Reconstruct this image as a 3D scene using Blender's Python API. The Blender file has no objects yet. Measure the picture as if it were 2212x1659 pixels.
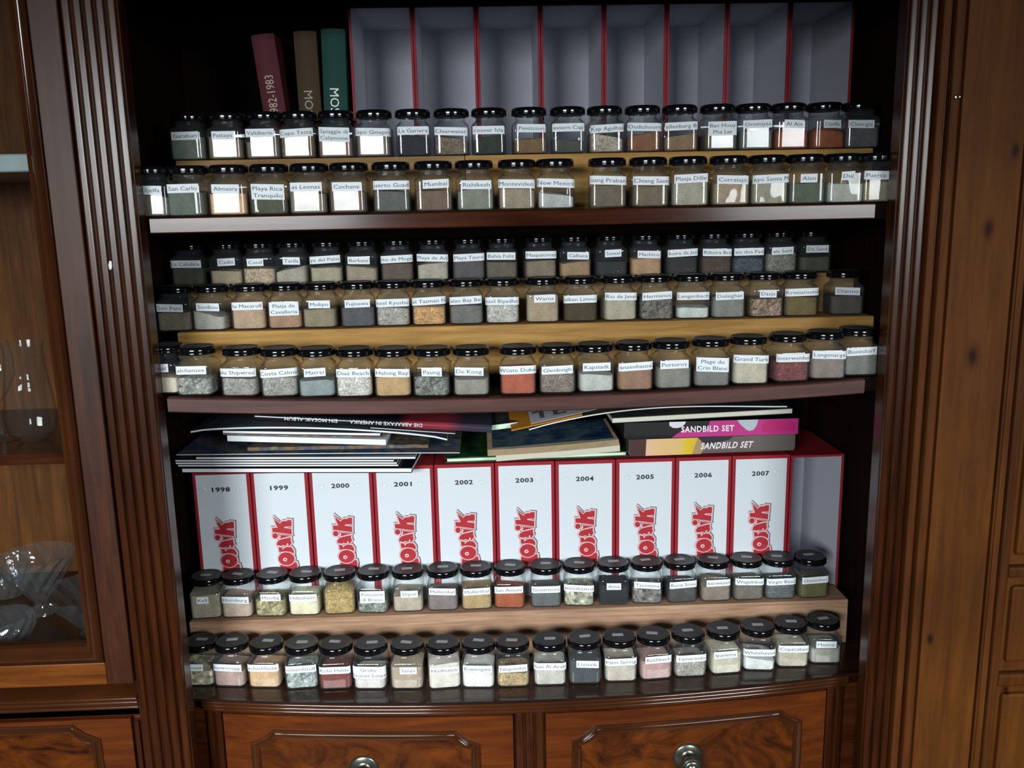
import bpy, bmesh, math, random
from mathutils import Vector, Matrix, noise
rnd = random.Random(7)
E = 1.45                       # eye level above the floor (m)
S = bpy.context.scene
COL = S.collection
IW, IH, F = 2212, 1659, 1875.57

# ------------------------------------------------------------------ camera
PITCH, YAW, ROLL, CAMY = .1928, .0314, -.0204, -1.14
def cam_axes():
    fwd = Vector((math.sin(YAW), math.cos(YAW), 0)); right = Vector((math.cos(YAW), -math.sin(YAW), 0)); up = Vector((0, 0, 1))
    f = math.cos(PITCH)*fwd - math.sin(PITCH)*up
    u = math.cos(PITCH)*up + math.sin(PITCH)*fwd
    r2 = math.cos(ROLL)*right + math.sin(ROLL)*u
    u2 = math.cos(ROLL)*u - math.sin(ROLL)*right
    return r2, u2, f
RX, UX, FX = cam_axes()
cd = bpy.data.cameras.new('camera'); cam = bpy.data.objects.new('camera', cd); COL.objects.link(cam)
cd.sensor_width = 36; cd.lens = F/IW*36; cd.clip_start = .02
M = Matrix((RX, UX, -FX)).transposed().to_4x4(); M.translation = (0, CAMY, E)
cam.matrix_world = M
S.camera = cam
def at(u, v, y):
    """world point seen at photo pixel (u, v) on the upright plane y"""
    d = FX + RX*((u-1106)/F) - UX*((v-829.5)/F)
    p = d*((y-CAMY)/d.y)
    return Vector((p.x, y, p.z+E))

# ------------------------------------------------------------------ light
W = bpy.data.worlds.new('room_light'); S.world = W; W.use_nodes = True
W.node_tree.nodes['Background'].inputs[0].default_value = (.75, .85, 1, 1)
W.node_tree.nodes['Background'].inputs[1].default_value = .010
def window_light(name, x, z, w, h, power, aim, spread):
    l = bpy.data.lights.new(name, 'AREA'); l.shape = 'RECTANGLE'; l.size = w; l.size_y = h
    l.energy = power; l.color = (.925, .975, 1.0); l.spread = math.radians(spread)
    o = bpy.data.objects.new(name, l); COL.objects.link(o); o.location = (x, -2.6, E+z)
    o.rotation_euler = (Vector(aim)-o.location).to_track_quat('-Z', 'Y').to_euler()
window_light('daylight_window', -1.02, .20, 1.0, .60, 16.2, (-.28, 0, E-1.12), 69)
window_light('daylight_window', 1.42, .20, .80, .60, 9.0, (-.05, 0, E-1.12), 69)
vs = S.view_settings; vs.view_transform = 'Standard'; vs.look = 'None'; vs.gamma = 1; vs.exposure = .12
vs.use_curve_mapping = False
S.cycles.transparent_max_bounces = 24
S.cycles.max_bounces = 8
S.cycles.sample_clamp_indirect = 4

# ------------------------------------------------------------------ materials
def lin(c):
    return tuple((x/12.92 if x <= .04045 else ((x+.055)/1.055)**2.4) for x in (v/255 for v in c))
def mat(name, col=(.5, .5, .5), rough=.5, spec=.5, metal=0, coat=0):
    m = bpy.data.materials.new(name); m.use_nodes = True
    b = m.node_tree.nodes['Principled BSDF']
    b.inputs['Base Color'].default_value = (*col, 1); b.inputs['Roughness'].default_value = rough
    b.inputs['Specular IOR Level'].default_value = spec; b.inputs['Metallic'].default_value = metal
    b.inputs['Coat Weight'].default_value = coat
    return m
def nodes(m):
    nt = m.node_tree
    return nt, nt.nodes, nt.links, nt.nodes['Principled BSDF']
def ramp(n, stops):
    r = n.new('ShaderNodeValToRGB')
    while len(r.color_ramp.elements) > 1: r.color_ramp.elements.remove(r.color_ramp.elements[-1])
    r.color_ramp.elements[0].position = stops[0][0]; r.color_ramp.elements[0].color = (*stops[0][1], 1)
    for p, c in stops[1:]:
        e = r.color_ramp.elements.new(p); e.color = (*c, 1)
    return r
def wood(name, dark, light, axis='x', rough=.32, scale=1.0, spec=.5, figure=False, coat=0, stretch=14, bump=.06):
    m = mat(name, light, rough, spec, 0, coat); nt, n, l, b = nodes(m)
    tc = n.new('ShaderNodeTexCoord'); mp = n.new('ShaderNodeMapping'); l.new(tc.outputs['Object'], mp.inputs[0])
    k = {'x': (1, stretch, stretch), 'y': (stretch, 1, stretch), 'z': (stretch, stretch, 1)}[axis]
    mp.inputs['Scale'].default_value = tuple(q*6*scale for q in k)
    nz = n.new('ShaderNodeTexNoise'); nz.inputs['Scale'].default_value = 1; nz.inputs['Detail'].default_value = 6
    nz.inputs['Roughness'].default_value = .62; nz.inputs['Distortion'].default_value = .4 if not figure else 2.2
    l.new(mp.outputs[0], nz.inputs[0])
    mid = tuple((a+c)/2 for a, c in zip(dark, light))
    r = ramp(n, [(.3, dark), (.5, mid), (.68, light)]); l.new(nz.outputs[0], r.inputs[0])
    big = n.new('ShaderNodeTexNoise'); big.inputs['Scale'].default_value = 5; big.inputs['Detail'].default_value = 3
    l.new(tc.outputs['Object'], big.inputs[0])
    mx = n.new('ShaderNodeMix'); mx.data_type = 'RGBA'; mx.blend_type = 'MULTIPLY'; mx.inputs[0].default_value = .7
    r2 = ramp(n, [(.3, (.62, .58, .55)), (.65, (1.1, 1.1, 1.1))]); l.new(big.outputs[0], r2.inputs[0])
    l.new(r.outputs[0], mx.inputs[6]); l.new(r2.outputs[0], mx.inputs[7]); l.new(mx.outputs[2], b.inputs['Base Color'])
    bp = n.new('ShaderNodeBump'); bp.inputs['Strength'].default_value = bump; bp.inputs['Distance'].default_value = .002
    l.new(nz.outputs[0], bp.inputs['Height']); l.new(bp.outputs[0], b.inputs['Normal'])
    return m
MAHO_Z = wood('mahogany_upright', (.018, .0042, .0012), (.058, .0155, .0038), 'z', .25, spec=.4)
MAHO_X = wood('mahogany_shelf', (.024, .0055, .0022), (.080, .021, .008), 'x', .16, spec=.32, bump=.015)
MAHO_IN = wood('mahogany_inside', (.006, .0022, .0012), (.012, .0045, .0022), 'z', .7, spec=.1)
ORANGE_X = wood('mahogany_amber_rail', (.075, .018, .002), (.19, .055, .006), 'x', .4, spec=.25)
DRAWER = wood('mahogany_drawer_front', (.055, .0105, .0014), (.125, .029, .0034), 'x', .4, spec=.25)
BURL = wood('burl_veneer', (.018, .004, .0012), (.13, .031, .0038), 'x', .3, scale=1.8, figure=True, spec=.3, stretch=1.6)
BEAD = wood('mahogany_bead', (.040, .012, .004), (.065, .020, .006), 'x', .13, coat=.4, stretch=1, bump=0)
STILE = wood('mahogany_door_stile', (.024, .0055, .0016), (.070, .019, .0048), 'z', .42, spec=.3, bump=.02)
BACKWOOD = wood('warm_back_panel', (.10, .034, .008), (.24, .085, .022), 'z', .6, spec=.2)
DARKTOP = wood('mahogany_worktop', (.010, .004, .002), (.03, .011, .005), 'x', .2, coat=.2)
PINE = wood('pine_plank', (.20, .115, .045), (.40, .245, .10), 'x', .7, scale=1.3, spec=.2)
PINE_Y = wood('yellow_pine_plank', (.28, .145, .035), (.50, .29, .085), 'x', .65, scale=1.1, spec=.2)
PINE_P = wood('pinkish_pine_plank', (.26, .145, .085), (.50, .32, .21), 'x', .7, scale=1.5, stretch=20, spec=.2)
PINE_DARK = wood('stained_pine', (.060, .017, .0028), (.12, .036, .006), 'z', .6, spec=.15)
def knotty():
    m = wood('knotty_pine', (.082, .024, .0032), (.142, .048, .0072), 'z', .6, scale=.8, spec=.15); nt, n, l, b = nodes(m)
    src = b.inputs['Base Color'].links[0].from_socket
    tc = n.new('ShaderNodeTexCoord'); prev = src
    for (u, v, s) in ((2137, 495, 1.0), (2102, 770, 1.05), (2195, 325, .75), (2050, 240, .5), (2185, 1500, .6), (2010, 1380, .6)):
        p = at(u, v, -.0475)
        mp = n.new('ShaderNodeMapping'); mp.inputs['Location'].default_value = (-p.x*1.9, 0, -p.z); mp.inputs['Scale'].default_value = (1.9, 0, 1)
        l.new(tc.outputs['Object'], mp.inputs[0])
        nz = n.new('ShaderNodeTexNoise'); nz.inputs['Scale'].default_value = 90; l.new(tc.outputs['Object'], nz.inputs[0])
        vl = n.new('ShaderNodeVectorMath'); vl.operation = 'LENGTH'; l.new(mp.outputs[0], vl.inputs[0])
        ad = n.new('ShaderNodeMath'); ad.operation = 'MULTIPLY_ADD'; ad.inputs[1].default_value = .006; l.new(nz.outputs[0], ad.inputs[0]); l.new(vl.outputs[1], ad.inputs[2])
        r = ramp(n, [(.0, (.16, .12, .1)), (.006*s+.003, (.22, .17, .15)), (.012*s+.003, (.72, .66, .6)), (.026*s, (1, 1, 1))]); l.new(ad.outputs[0], r.inputs[0])
        mx = n.new('ShaderNodeMix'); mx.data_type = 'RGBA'; mx.blend_type = 'MULTIPLY'; mx.inputs[0].default_value = 1
        l.new(prev, mx.inputs[6]); l.new(r.outputs[0], mx.inputs[7]); prev = mx.outputs[2]
    l.new(prev, b.inputs['Base Color'])
    return m
KNOTTY = knotty()
def glass(name, tint, ior, rough, wobble, scale, haze=0, edge=1):
    m = bpy.data.materials.new(name); m.use_nodes = True; nt = m.node_tree; n = nt.nodes; l = nt.links
    n.remove(n['Principled BSDF']); out = n['Material Output']
    tr = n.new('ShaderNodeBsdfTransparent'); tr.inputs[0].default_value = (*tint, 1)
    if edge < 1:      # thick glass: the longer slanting path through the wall absorbs more
        lw = n.new('ShaderNodeLayerWeight'); lw.inputs[0].default_value = .5
        er = ramp(n, [(.45, tint), (.8, tuple(t*(1+edge)/2 for t in tint)), (1, tuple(t*edge for t in tint))])
        l.new(lw.outputs['Facing'], er.inputs[0]); l.new(er.outputs[0], tr.inputs[0])
    gl = n.new('ShaderNodeBsdfGlossy'); gl.inputs['Roughness'].default_value = rough
    fr = n.new('ShaderNodeFresnel'); geo = n.new('ShaderNodeNewGeometry'); im = n.new('ShaderNodeMapRange')   # same reflectance on both faces
    im.inputs[3].default_value = ior; im.inputs[4].default_value = 1/ior
    l.new(geo.outputs['Backfacing'], im.inputs[0]); l.new(im.outputs[0], fr.inputs[0])
    mx = n.new('ShaderNodeMixShader'); l.new(fr.outputs[0], mx.inputs[0]); l.new(tr.outputs[0], mx.inputs[1]); l.new(gl.outputs[0], mx.inputs[2])
    if wobble:
        tc = n.new('ShaderNodeTexCoord'); oi = n.new('ShaderNodeObjectInfo')
        ad = n.new('ShaderNodeVectorMath'); ad.operation = 'ADD'
        sc = n.new('ShaderNodeMath'); sc.operation = 'MULTIPLY'; sc.inputs[1].default_value = 37
        l.new(oi.outputs['Random'], sc.inputs[0]); l.new(tc.outputs['Object'], ad.inputs[0]); l.new(sc.outputs[0], ad.inputs[1])
        nz = n.new('ShaderNodeTexNoise'); nz.inputs['Scale'].default_value = scale; nz.inputs['Detail'].default_value = 1
        l.new(ad.outputs[0], nz.inputs[0])
        bp = n.new('ShaderNodeBump'); bp.inputs['Strength'].default_value = 1; bp.inputs['Distance'].default_value = wobble
        l.new(nz.outputs[0], bp.inputs['Height']); l.new(bp.outputs[0], gl.inputs['Normal']); l.new(bp.outputs[0], fr.inputs['Normal'])
    last = mx
    if haze:
        df = n.new('ShaderNodeBsdfDiffuse'); df.inputs[0].default_value = (.75, .82, .9, 1)
        m2 = n.new('ShaderNodeMixShader'); m2.inputs[0].default_value = haze
        l.new(mx.outputs[0], m2.inputs[1]); l.new(df.outputs[0], m2.inputs[2]); last = m2
    l.new(last.outputs[0], out.inputs[0])
    return m
GLASS = glass('jar_glass', (.955, .975, .97), 1.55, .02, .0006, 30, .02, .25)
PANE = glass('door_glass', (.95, .97, .96), 1.45, .02, 0, 1)
CLEAR = glass('clear_glassware', (.95, .97, .96), 1.5, .03, .0006, 60, .012, .5)
CRYSTAL = glass('cut_crystal', (.93, .95, .96), 1.7, .05, .0008, 120, .04, .35)
LID = mat('black_lid_enamel', (.004, .004, .005), .10, .6)
LIDTOP = mat('black_lid_top', (.030, .028, .031), .5, .4)
STICKER = mat('grey_price_sticker', (.36, .355, .37), .6)
PAPER = mat('white_label_paper', (.80, .855, .885), .75, .3)
INK = mat('grey_label_ink', (.10, .13, .16), .8, .2)
BLACKINK = mat('black_ink', (.012, .014, .018), .6)
def sand(name, kind):
    m = mat(name, (.5, .5, .5), .95, .1); nt, n, l, b = nodes(m)
    oi = n.new('ShaderNodeObjectInfo'); tc = n.new('ShaderNodeTexCoord')
    if kind == 'fine':
        t = n.new('ShaderNodeTexNoise'); t.inputs['Scale'].default_value = 900; t.inputs['Detail'].default_value = 2
        r = ramp(n, [(.3, (.72, .72, .72)), (.7, (1.2, 1.2, 1.2))]); src = t.outputs[0]
    elif kind == 'coarse':
        t = n.new('ShaderNodeTexVoronoi'); t.inputs['Scale'].default_value = 520
        r = ramp(n, [(.0, (.45, .45, .45)), (.5, (.95, .95, .95)), (1, (1.5, 1.5, 1.5))]); src = t.outputs['Color']
    else:
        t = n.new('ShaderNodeTexVoronoi'); t.inputs['Scale'].default_value = 330 if kind == 'pebble' else 190
        r = ramp(n, [(.0, (.25, .25, .25)), (.45, (.8, .8, .8)), (.75, (1.15, 1.15, 1.15)), (1, (1.9, 1.9, 1.8))]); src = t.outputs['Color']
    l.new(tc.outputs['Object'], t.inputs['Vector']); l.new(src, r.inputs[0])
    big = n.new('ShaderNodeTexNoise'); big.inputs['Scale'].default_value = 70; l.new(tc.outputs['Object'], big.inputs[0])
    r2 = ramp(n, [(.3, (.82, .82, .82)), (.7, (1.1, 1.1, 1.1))]); l.new(big.outputs[0], r2.inputs[0])
    m1 = n.new('ShaderNodeMix'); m1.data_type = 'RGBA'; m1.blend_type = 'MULTIPLY'; m1.inputs[0].default_value = 1
    m2 = n.new('ShaderNodeMix'); m2.data_type = 'RGBA'; m2.blend_type = 'MULTIPLY'; m2.inputs[0].default_value = 1
    l.new(oi.outputs['Color'], m1.inputs[6]); l.new(r.outputs[0], m1.inputs[7])
    l.new(m1.outputs[2], m2.inputs[6]); l.new(r2.outputs[0], m2.inputs[7]); l.new(m2.outputs[2], b.inputs['Base Color'])
    return m
SAND = {k: sand('sand_'+k, k) for k in ('fine', 'coarse', 'pebble', 'shell')}
RED = mat('red_slipcase_board', (.27, .016, .024), .55, .2)
LINING = mat('white_slipcase_lining', (.52, .53, .60), .7, .2)
SPINE = mat('white_spine_print', (.60, .655, .695), .4)
LOGORED = mat('red_logo_print', (.38, .022, .030), .4)
LOGOPINK = mat('pale_pink_logo_outline', (.66, .46, .48), .4)
LOGOGREY = mat('grey_logo_shadow', (.07, .10, .11), .5)
PAGES = mat('white_page_edges', (.80, .83, .84), .8, .2)
CREAM = mat('cream_page_edges', (.62, .60, .50), .8, .2)
BRASS = mat('aged_brass', (.16, .16, .13), .26, metal=.85)
CHROME = mat('bright_metal', (.75, .7, .65), .25, metal=1)
CHIP = mat('bare_wood_chip', (.75, .75, .72), .7)
FLOORM = wood('dark_floorboards', (.03, .015, .008), (.07, .035, .02), 'x', .5)
WALLM = mat('plaster_wall', (.25, .24, .22), .9)

# ------------------------------------------------------------------ mesh helpers
class MB:
    def __init__(s): s.v = []; s.f = []; s.mi = []; s.sm = []
    def add(s, vs, fs, mi=0, smooth=False):
        o = len(s.v); s.v += [tuple(p) for p in vs]
        for f in fs: s.f.append(tuple(i+o for i in f)); s.mi.append(mi); s.sm.append(smooth)
    def box(s, x0, x1, y0, y1, z0, z1, b=0, mi=0):
        if b <= 0:
            v = [(x, y, z) for z in (z0, z1) for y in (y0, y1) for x in (x0, x1)]
            s.add(v, [(0, 2, 3, 1), (4, 5, 7, 6), (0, 1, 5, 4), (2, 6, 7, 3), (0, 4, 6, 2), (1, 3, 7, 5)], mi); return
        bm = bmesh.new(); bmesh.ops.create_cube(bm, size=1)
        for q in bm.verts: q.co = Vector(((x0+x1)/2+q.co.x*(x1-x0), (y0+y1)/2+q.co.y*(y1-y0), (z0+z1)/2+q.co.z*(z1-z0)))
        bmesh.ops.bevel(bm, geom=bm.edges[:], offset=b, segments=2, affect='EDGES', profile=.5)
        s.bm(bm, mi)
    def bm(s, bm, mi=0, smooth=False):
        bm.verts.index_update()
        s.add([q.co for q in bm.verts], [[q.index for q in f.verts] for f in bm.faces], mi, smooth); bm.free()
    def loft(s, rings, mi=0, smooth=True, cap=True, closed=True):
        n = len(rings[0]); vs = [p for r in rings for p in r]; fs = []
        m = n if closed else n-1
        for i in range(len(rings)-1):
            for j in range(m):
                k = (j+1) % n; fs.append((i*n+j, i*n+k, (i+1)*n+k, (i+1)*n+j))
        s.add(vs, fs, mi, smooth)
        if cap:
            s.add(rings[0], [tuple(range(n-1, -1, -1))], mi, smooth); s.add(rings[-1], [tuple(range(n))], mi, smooth)
    def lathe(s, prof, n=32, c=(0, 0, 0), mi=0, axis='z', smooth=True, facet=0, cap=True):
        rings = []
        for q, (r, h) in enumerate(prof):
            ring = []
            for i in range(n):
                a = 2*math.pi*i/n
                rr = r*(1+facet*(1 if (i+q) % 2 else -1))
                if axis == 'z': ring.append((c[0]+rr*math.cos(a), c[1]+rr*math.sin(a), c[2]+h))
                else: ring.append((c[0]+rr*math.cos(a), c[1]-h, c[2]+rr*math.sin(a)))
            rings.append(ring)
        s.loft(rings, mi, smooth, cap=cap)
    def poly(s, pts, y, th=0, mi=0):
        """outline in x,z on plane y (front at y), thickness th backwards"""
        n = len(pts)
        if th == 0: s.add([(p[0], y, p[1]) for p in pts], [tuple(range(n))], mi); return
        s.add([(p[0], y, p[1]) for p in pts]+[(p[0], y+th, p[1]) for p in pts],
              [tuple(range(n)), tuple(range(2*n-1, n-1, -1))]+[(i, i+n, (i+1) % n+n, (i+1) % n) for i in range(n)], mi)
    def build(s, name, mats, parent=None, loc=None, sharp=35):
        me = bpy.data.meshes.new(name); me.from_pydata(s.v, [], s.f); 
        mats = mats if isinstance(mats, (list, tuple)) else [mats]
        for m in mats: me.materials.append(m)
        me.polygons.foreach_set('material_index', s.mi); me.polygons.foreach_set('use_smooth', s.sm)
        bm = bmesh.new(); bm.from_mesh(me); bmesh.ops.remove_doubles(bm, verts=bm.verts, dist=1e-6); bmesh.ops.recalc_face_normals(bm, faces=bm.faces); bm.to_mesh(me); bm.free()
        if any(s.sm): me.set_sharp_from_angle(angle=math.radians(sharp))
        return link(name, me, parent, loc)
def link(name, me, parent=None, loc=None):
    o = bpy.data.objects.new(name, me); COL.objects.link(o)
    if parent: o.parent = parent
    if loc: o.location = loc
    return o
def thing(name, label, cat, loc=(0, 0, 0), rz=0, group=None):
    o = bpy.data.objects.new(name, None); COL.objects.link(o); o.empty_display_size = .02
    o.location = loc; o.rotation_euler = (0, 0, rz)
    o['label'] = label; o['category'] = cat
    if group: o['group'] = group
    return o
def tag(o, label, cat, group=None):
    o['label'] = label; o['category'] = cat
    if group: o['group'] = group
    return o
def structure(o): o['kind'] = 'structure'; return o

# ------------------------------------------------------------------ lettering: all strings converted once
TEXTS = {}
def want(t, kind='thin'): TEXTS[(t, kind)] = None
def convert_texts():
    objs = {}
    for k in TEXTS:
        cu = bpy.data.curves.new('lettering', 'FONT'); cu.body = k[0]; cu.size = 1; cu.resolution_u = 2
        cu.offset = {'thin': 0, 'bold': .03}[k[1]]
        if k[1] == 'bold': cu.space_character = 1.12
        o = bpy.data.objects.new('lettering', cu); COL.objects.link(o); objs[k] = o
    bpy.context.view_layer.update(); dg = bpy.context.evaluated_depsgraph_get()
    for k, o in objs.items():
        me = o.evaluated_get(dg).to_mesh()
        vs = [v.co.copy() for v in me.vertices]; fs = [tuple(p.vertices) for p in me.polygons]
        TEXTS[k] = (vs, fs, min(v.x for v in vs), max(v.x for v in vs)); o.evaluated_get(dg).to_mesh_clear()
    for o in objs.values():
        cu = o.data; bpy.data.objects.remove(o); bpy.data.curves.remove(cu)

# ------------------------------------------------------------------ jar data
# (u, text, sand colour as seen, grain, fill, slope)   v = base line comes from the row itself
ROW1 = [(413, 'Garaburi', (105, 112, 100), 'fine', .75, 0), (494, 'Pattaya', (120, 104, 82), 'fine', .7, .2), (575, 'Valtiberie', (112, 102, 90), 'fine', .6, -.2), (649, 'Capo Testa', (112, 94, 72), 'coarse', .8, 0),
 (728.5, 'Spiaggia di|Calamone', (128, 104, 92), 'fine', .6, 0), (810, 'Capo Ginepro', (118, 106, 95), 'fine', .7, 0), (893, 'La Gariera', (46, 46, 48), 'fine', .62, .1), (976, 'Clearwater', (112, 98, 82), 'coarse', .55, .3),
 (1057, 'couver Isla', (48, 54, 44), 'fine', .55, -.3), (1143, 'Penticton', (115, 88, 58), 'fine', .45, -.1), (1226, 'estern Cap', (72, 74, 66), 'fine', .38, .2), (1305.5, 'Kap Agulhas', (160, 148, 132), 'coarse', .5, .35),
 (1387, 'Oudtshoorn', (128, 84, 54), 'fine', .55, -.2), (1467, 'ellenberg B', (132, 104, 78), 'fine', .5, -.2), (1548.5, 'Ban Houy|Pha Lat', (98, 88, 74), 'fine', .5, 0), (1625, 'Oromiyas', (100, 108, 98), 'fine', .6, 0),
 (1701, 'Al Ain', (142, 74, 44), 'fine', .6, 'm'), (1778, 'Djelfa', (148, 80, 44), 'fine', .6, 'm'), (1854, 'Cluergia', (86, 86, 86), 'fine', .65, 0)]
ROW2 = [(334, 'Djelfa', (104, 98, 84), 'fine', .62, .2), (412, 'San Carlo', (98, 104, 94), 'fine', .7, 0), (498, 'Almeira', (205, 160, 118), 'fine', .65, 0), (584.5, 'Playa Rica|Tranquilo', (84, 84, 66), 'fine', .4, 0),
 (671, 'as Leonas', (124, 114, 98), 'fine', .65, .2), (756, 'Cochane', (112, 92, 76), 'fine', .65, .1), (846, 'uerto Guad', (92, 92, 88), 'fine', .62, 0), (937, 'Mumbai', (112, 90, 74), 'fine', .6, .1), (1025, 'Rishikesh', (124, 124, 112), 'fine', .68, -.3),
 (1117, 'Montevideo', (146, 130, 110), 'fine', .6, .1), (1199, 'New Mexico', (170, 170, 165), 'fine', .4, .3), (1311, 'uang Praban', (104, 93, 78), 'fine', .65, 0), (1399, 'Chiang Saen', (110, 98, 78), 'fine', .6, 0), (1485, 'Platja Dille', (158, 150, 134), 'fine', .72, 0),
 (1572, 'Corralejo', (158, 136, 114), 'fine', .68, 0), (1655, 'ayo Santa M', (150, 144, 124), 'fine', .72, 0), (1736, 'Alen', (90, 95, 80), 'fine', .6, 0), (1817, 'Duj', (165, 165, 155), 'fine', .55, 0), (1889, 'Puerto Cal', (124, 114, 84), 'fine', .6, 0)]
ROW3 = [(412, 'La Calobra', (78, 76, 62), 'fine', .6, 0), (493, 'Cadiz', (172, 156, 130), 'fine', .48, 0), (564, 'Conil', (176, 156, 128), 'coarse', .55, 0), (635, 'Tarifa', (166, 158, 142), 'fine', .5, -.35), (708, 'ya del Palm', (166, 156, 130), 'fine', .52, 0),
 (784, 'Barbate', (156, 140, 120), 'fine', .52, .15), (859, 'rto de Moga', (100, 84, 74), 'fine', .6, 0), (935, 'Playa de Ari', (172, 162, 146), 'fine', .6, -.2), (1011, 'Playa Tauro', (90, 84, 84), 'fine', .8, -.1), (1084, 'Bahia Feliz', (100, 92, 78), 'fine', .58, 0),
 (1164, 'Maspalomas', (130, 114, 94), 'fine', .6, 0), (1239, 'Calheta', (156, 126, 94), 'fine', .52, -.15), (1315.5, 'Seixal', (48, 50, 48), 'fine', .5, 0), (1391.5, 'Machico', (172, 136, 100), 'fine', .62, 0), (1467, 'beira da Jan', (54, 48, 48), 'fine', .6, 0),
 (1539, 'Ribeira Bra', (80, 64, 54), 'fine', .6, 0), (1610, 'ais dos Pad', (72, 78, 86), 'coarse', .55, 'm'), (1680, 'ala Sant', (124, 122, 110), 'coarse', .7, 0), (1752, 'Da Sand', (80, 82, 66), 'fine', .5, 0)]
ROW4 = [(383, 'Son Parc', (130, 118, 100), 'fine', .6, 0), (461, 'SonBou', (180, 174, 164), 'fine', .55, .4), (543, 'la Macarell', (196, 164, 134), 'fine', .7, .1), (619, 'Platja de|Cavalleria', (178, 138, 108), 'fine', .6, 0), (695, 'Mokpo', (154, 138, 112), 'fine', .62, 0),
 (774, 'Fujisawa', (92, 92, 94), 'fine', .65, 0), (850, 'nsel Kyushu', (172, 166, 156), 'coarse', .62, .15), (926, 'el Tasman N', (206, 156, 100), 'coarse', .62, 0), (1008, 'alan Bay Be', (120, 117, 112), 'fine', .62, 0), (1086, 'nsel Biyadho', (194, 189, 180), 'coarse', .82, 0),
 (1171, 'Warna', (178, 157, 128), 'fine', .98, 0), (1252, 'ulkan Limno', (82, 66, 44), 'fine', .6, 0), (1334, 'Rio de Janei', (184, 174, 152), 'fine', .78, 0), (1413.5, 'Hermanus', (120, 114, 106), 'pebble', .8, 0), (1492, 'Lengenbach', (205, 210, 204), 'fine', .35, 0),
 (1568, 'Dolaighat', (136, 136, 130), 'fine', .72, 0), (1648, 'Dasja', (158, 132, 110), 'pebble', .62, 0), (1724, 'Kristiansund', (118, 98, 58), 'fine', .65, 0), (1824, 'Charmo', (92, 84, 76), 'fine', .65, 0)]
ROW5 = [(358, 'Mirbat', (214, 198, 176), 'fine', .5, 0), (430, 'alchensee', (154, 154, 148), 'pebble', .55, 0), (526, 'ela Shipwrec', (156, 150, 144), 'coarse', .55, 0), (607, 'Costa Calma', (158, 154, 144), 'coarse', .6, 0), (687, 'Matrei', (144, 154, 154), 'fine', .5, 0),
 (768, 'Diaz Beach', (204, 198, 188), 'coarse', .62, 0), (851, 'Halong Bay', (194, 158, 108), 'fine', .62, 0), (935, 'Pasing', (130, 130, 122), 'pebble', .6, 0), (1019, 'De Koog', (150, 144, 132), 'fine', .52, 0), (1119, 'Wüste Dubai', (182, 92, 62), 'fine', .78, 0),
 (1203, 'Glenbeigh', (136, 120, 110), 'coarse', .7, 0), (1283, 'Kapstadt', (194, 194, 188), 'fine', .55, .1), (1367, 'anzenhause', (156, 120, 94), 'fine', .72, 0), (1448, 'Portoroz', (140, 135, 126), 'fine', .66, 0), (1533, 'Plage du|Crin Blanc', (130, 124, 122), 'fine', .5, 0),
 (1614, 'Grand Turk', (200, 190, 168), 'fine', .78, 0), (1699, 'interweiden', (130, 72, 72), 'coarse', .66, 0), (1779, 'Langenarge', (146, 132, 124), 'fine', .68, 0), (1853, 'Bonndorf', (128, 128, 122), 'fine', .66, 0)]
ROW6 = [(446, 'Kell', (166, 156, 134), 'fine', .95, 0), (515, 'Hornburg', (208, 180, 160), 'fine', .62, .3), (588, 'Mendig', (168, 158, 112), 'pebble', .6, 0), (660, 'Hillesheim', (228, 222, 188), 'fine', .72, 0), (733.5, '', (180, 152, 92), 'coarse', .95, 'm'),
 (807, 'Poncione|di Breno', (140, 146, 136), 'pebble', .4, 0), (881, 'Sopot', (184, 168, 148), 'fine', .62, 0), (956, 'Müllerthal', (130, 118, 114), 'fine', .6, 0), (1028, 'Müllerthal', (182, 152, 104), 'fine', .7, 0), (1101, 'San Antoni', (170, 86, 46), 'fine', .62, .1),
 (1178, 'Governors', (100, 104, 104), 'fine', .62, 0), (1250, 'antoskastro', (178, 174, 152), 'shell', .62, 0), (1324, 'Ätna', (40, 42, 46), 'fine', .75, 0), (1396, 'Taormina', (128, 122, 118), 'shell', .55, .1), (1468, 'Roca Scias', (78, 76, 74), 'fine', .62, 0),
 (1541, 'berwesel', (142, 126, 112), 'fine', .65, 'm'), (1611, 'Wegelnbur', (116, 108, 98), 'fine', .65, 0), (1680, 'Virgin Beac', (100, 102, 102), 'coarse', .6, 0), (1750, 'Ossiacher', (104, 98, 62), 'fine', .65, 0)]
ROW7 = [(433, 'chssee', (196, 186, 158), 'shell', .6, .2), (501.5, 'howenegg', (178, 148, 138), 'fine', .62, .2), (576, 'achschlucht', (214, 174, 128), 'fine', .68, 0), (652, 'nstandstoll', (160, 170, 166), 'pebble', .66, 0), (726, 'Rote Halde', (128, 62, 52), 'fine', .62, 0),
 (801, 'Grube|Grüner Löwe', (204, 198, 192), 'fine', .48, 0), (880, 'Sanya', (180, 160, 138), 'fine', .85, 0), (957.5, 'Hudhuveli', (226, 217, 204), 'fine', .95, 0), (1033.5, 'Kiwengwa', (240, 236, 226), 'fine', .72, 0), (1107, 'Negombo', (182, 156, 110), 'coarse', .5, 0),
 (1186, 'Sun Al Arab', (198, 192, 182), 'fine', .7, 0), (1261.5, 'Lonsvik', (78, 81, 83), 'fine', .9, 0), (1337.5, 'Palm Spring', (198, 188, 172), 'fine', .72, 0), (1411, 'Rothbach', (194, 154, 148), 'fine', .7, 0), (1486, 'Tamarindo', (164, 158, 148), 'coarse', .56, 0),
 (1561.5, 'Ipanema', (208, 198, 178), 'fine', .8, 0), (1636, 'Whitehaven', (226, 228, 224), 'fine', .42, .25), (1707, 'Copacaban', (194, 184, 162), 'fine', .72, 0), (1777, 'Maimai', (168, 162, 152), 'fine', .55, 0)]
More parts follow.
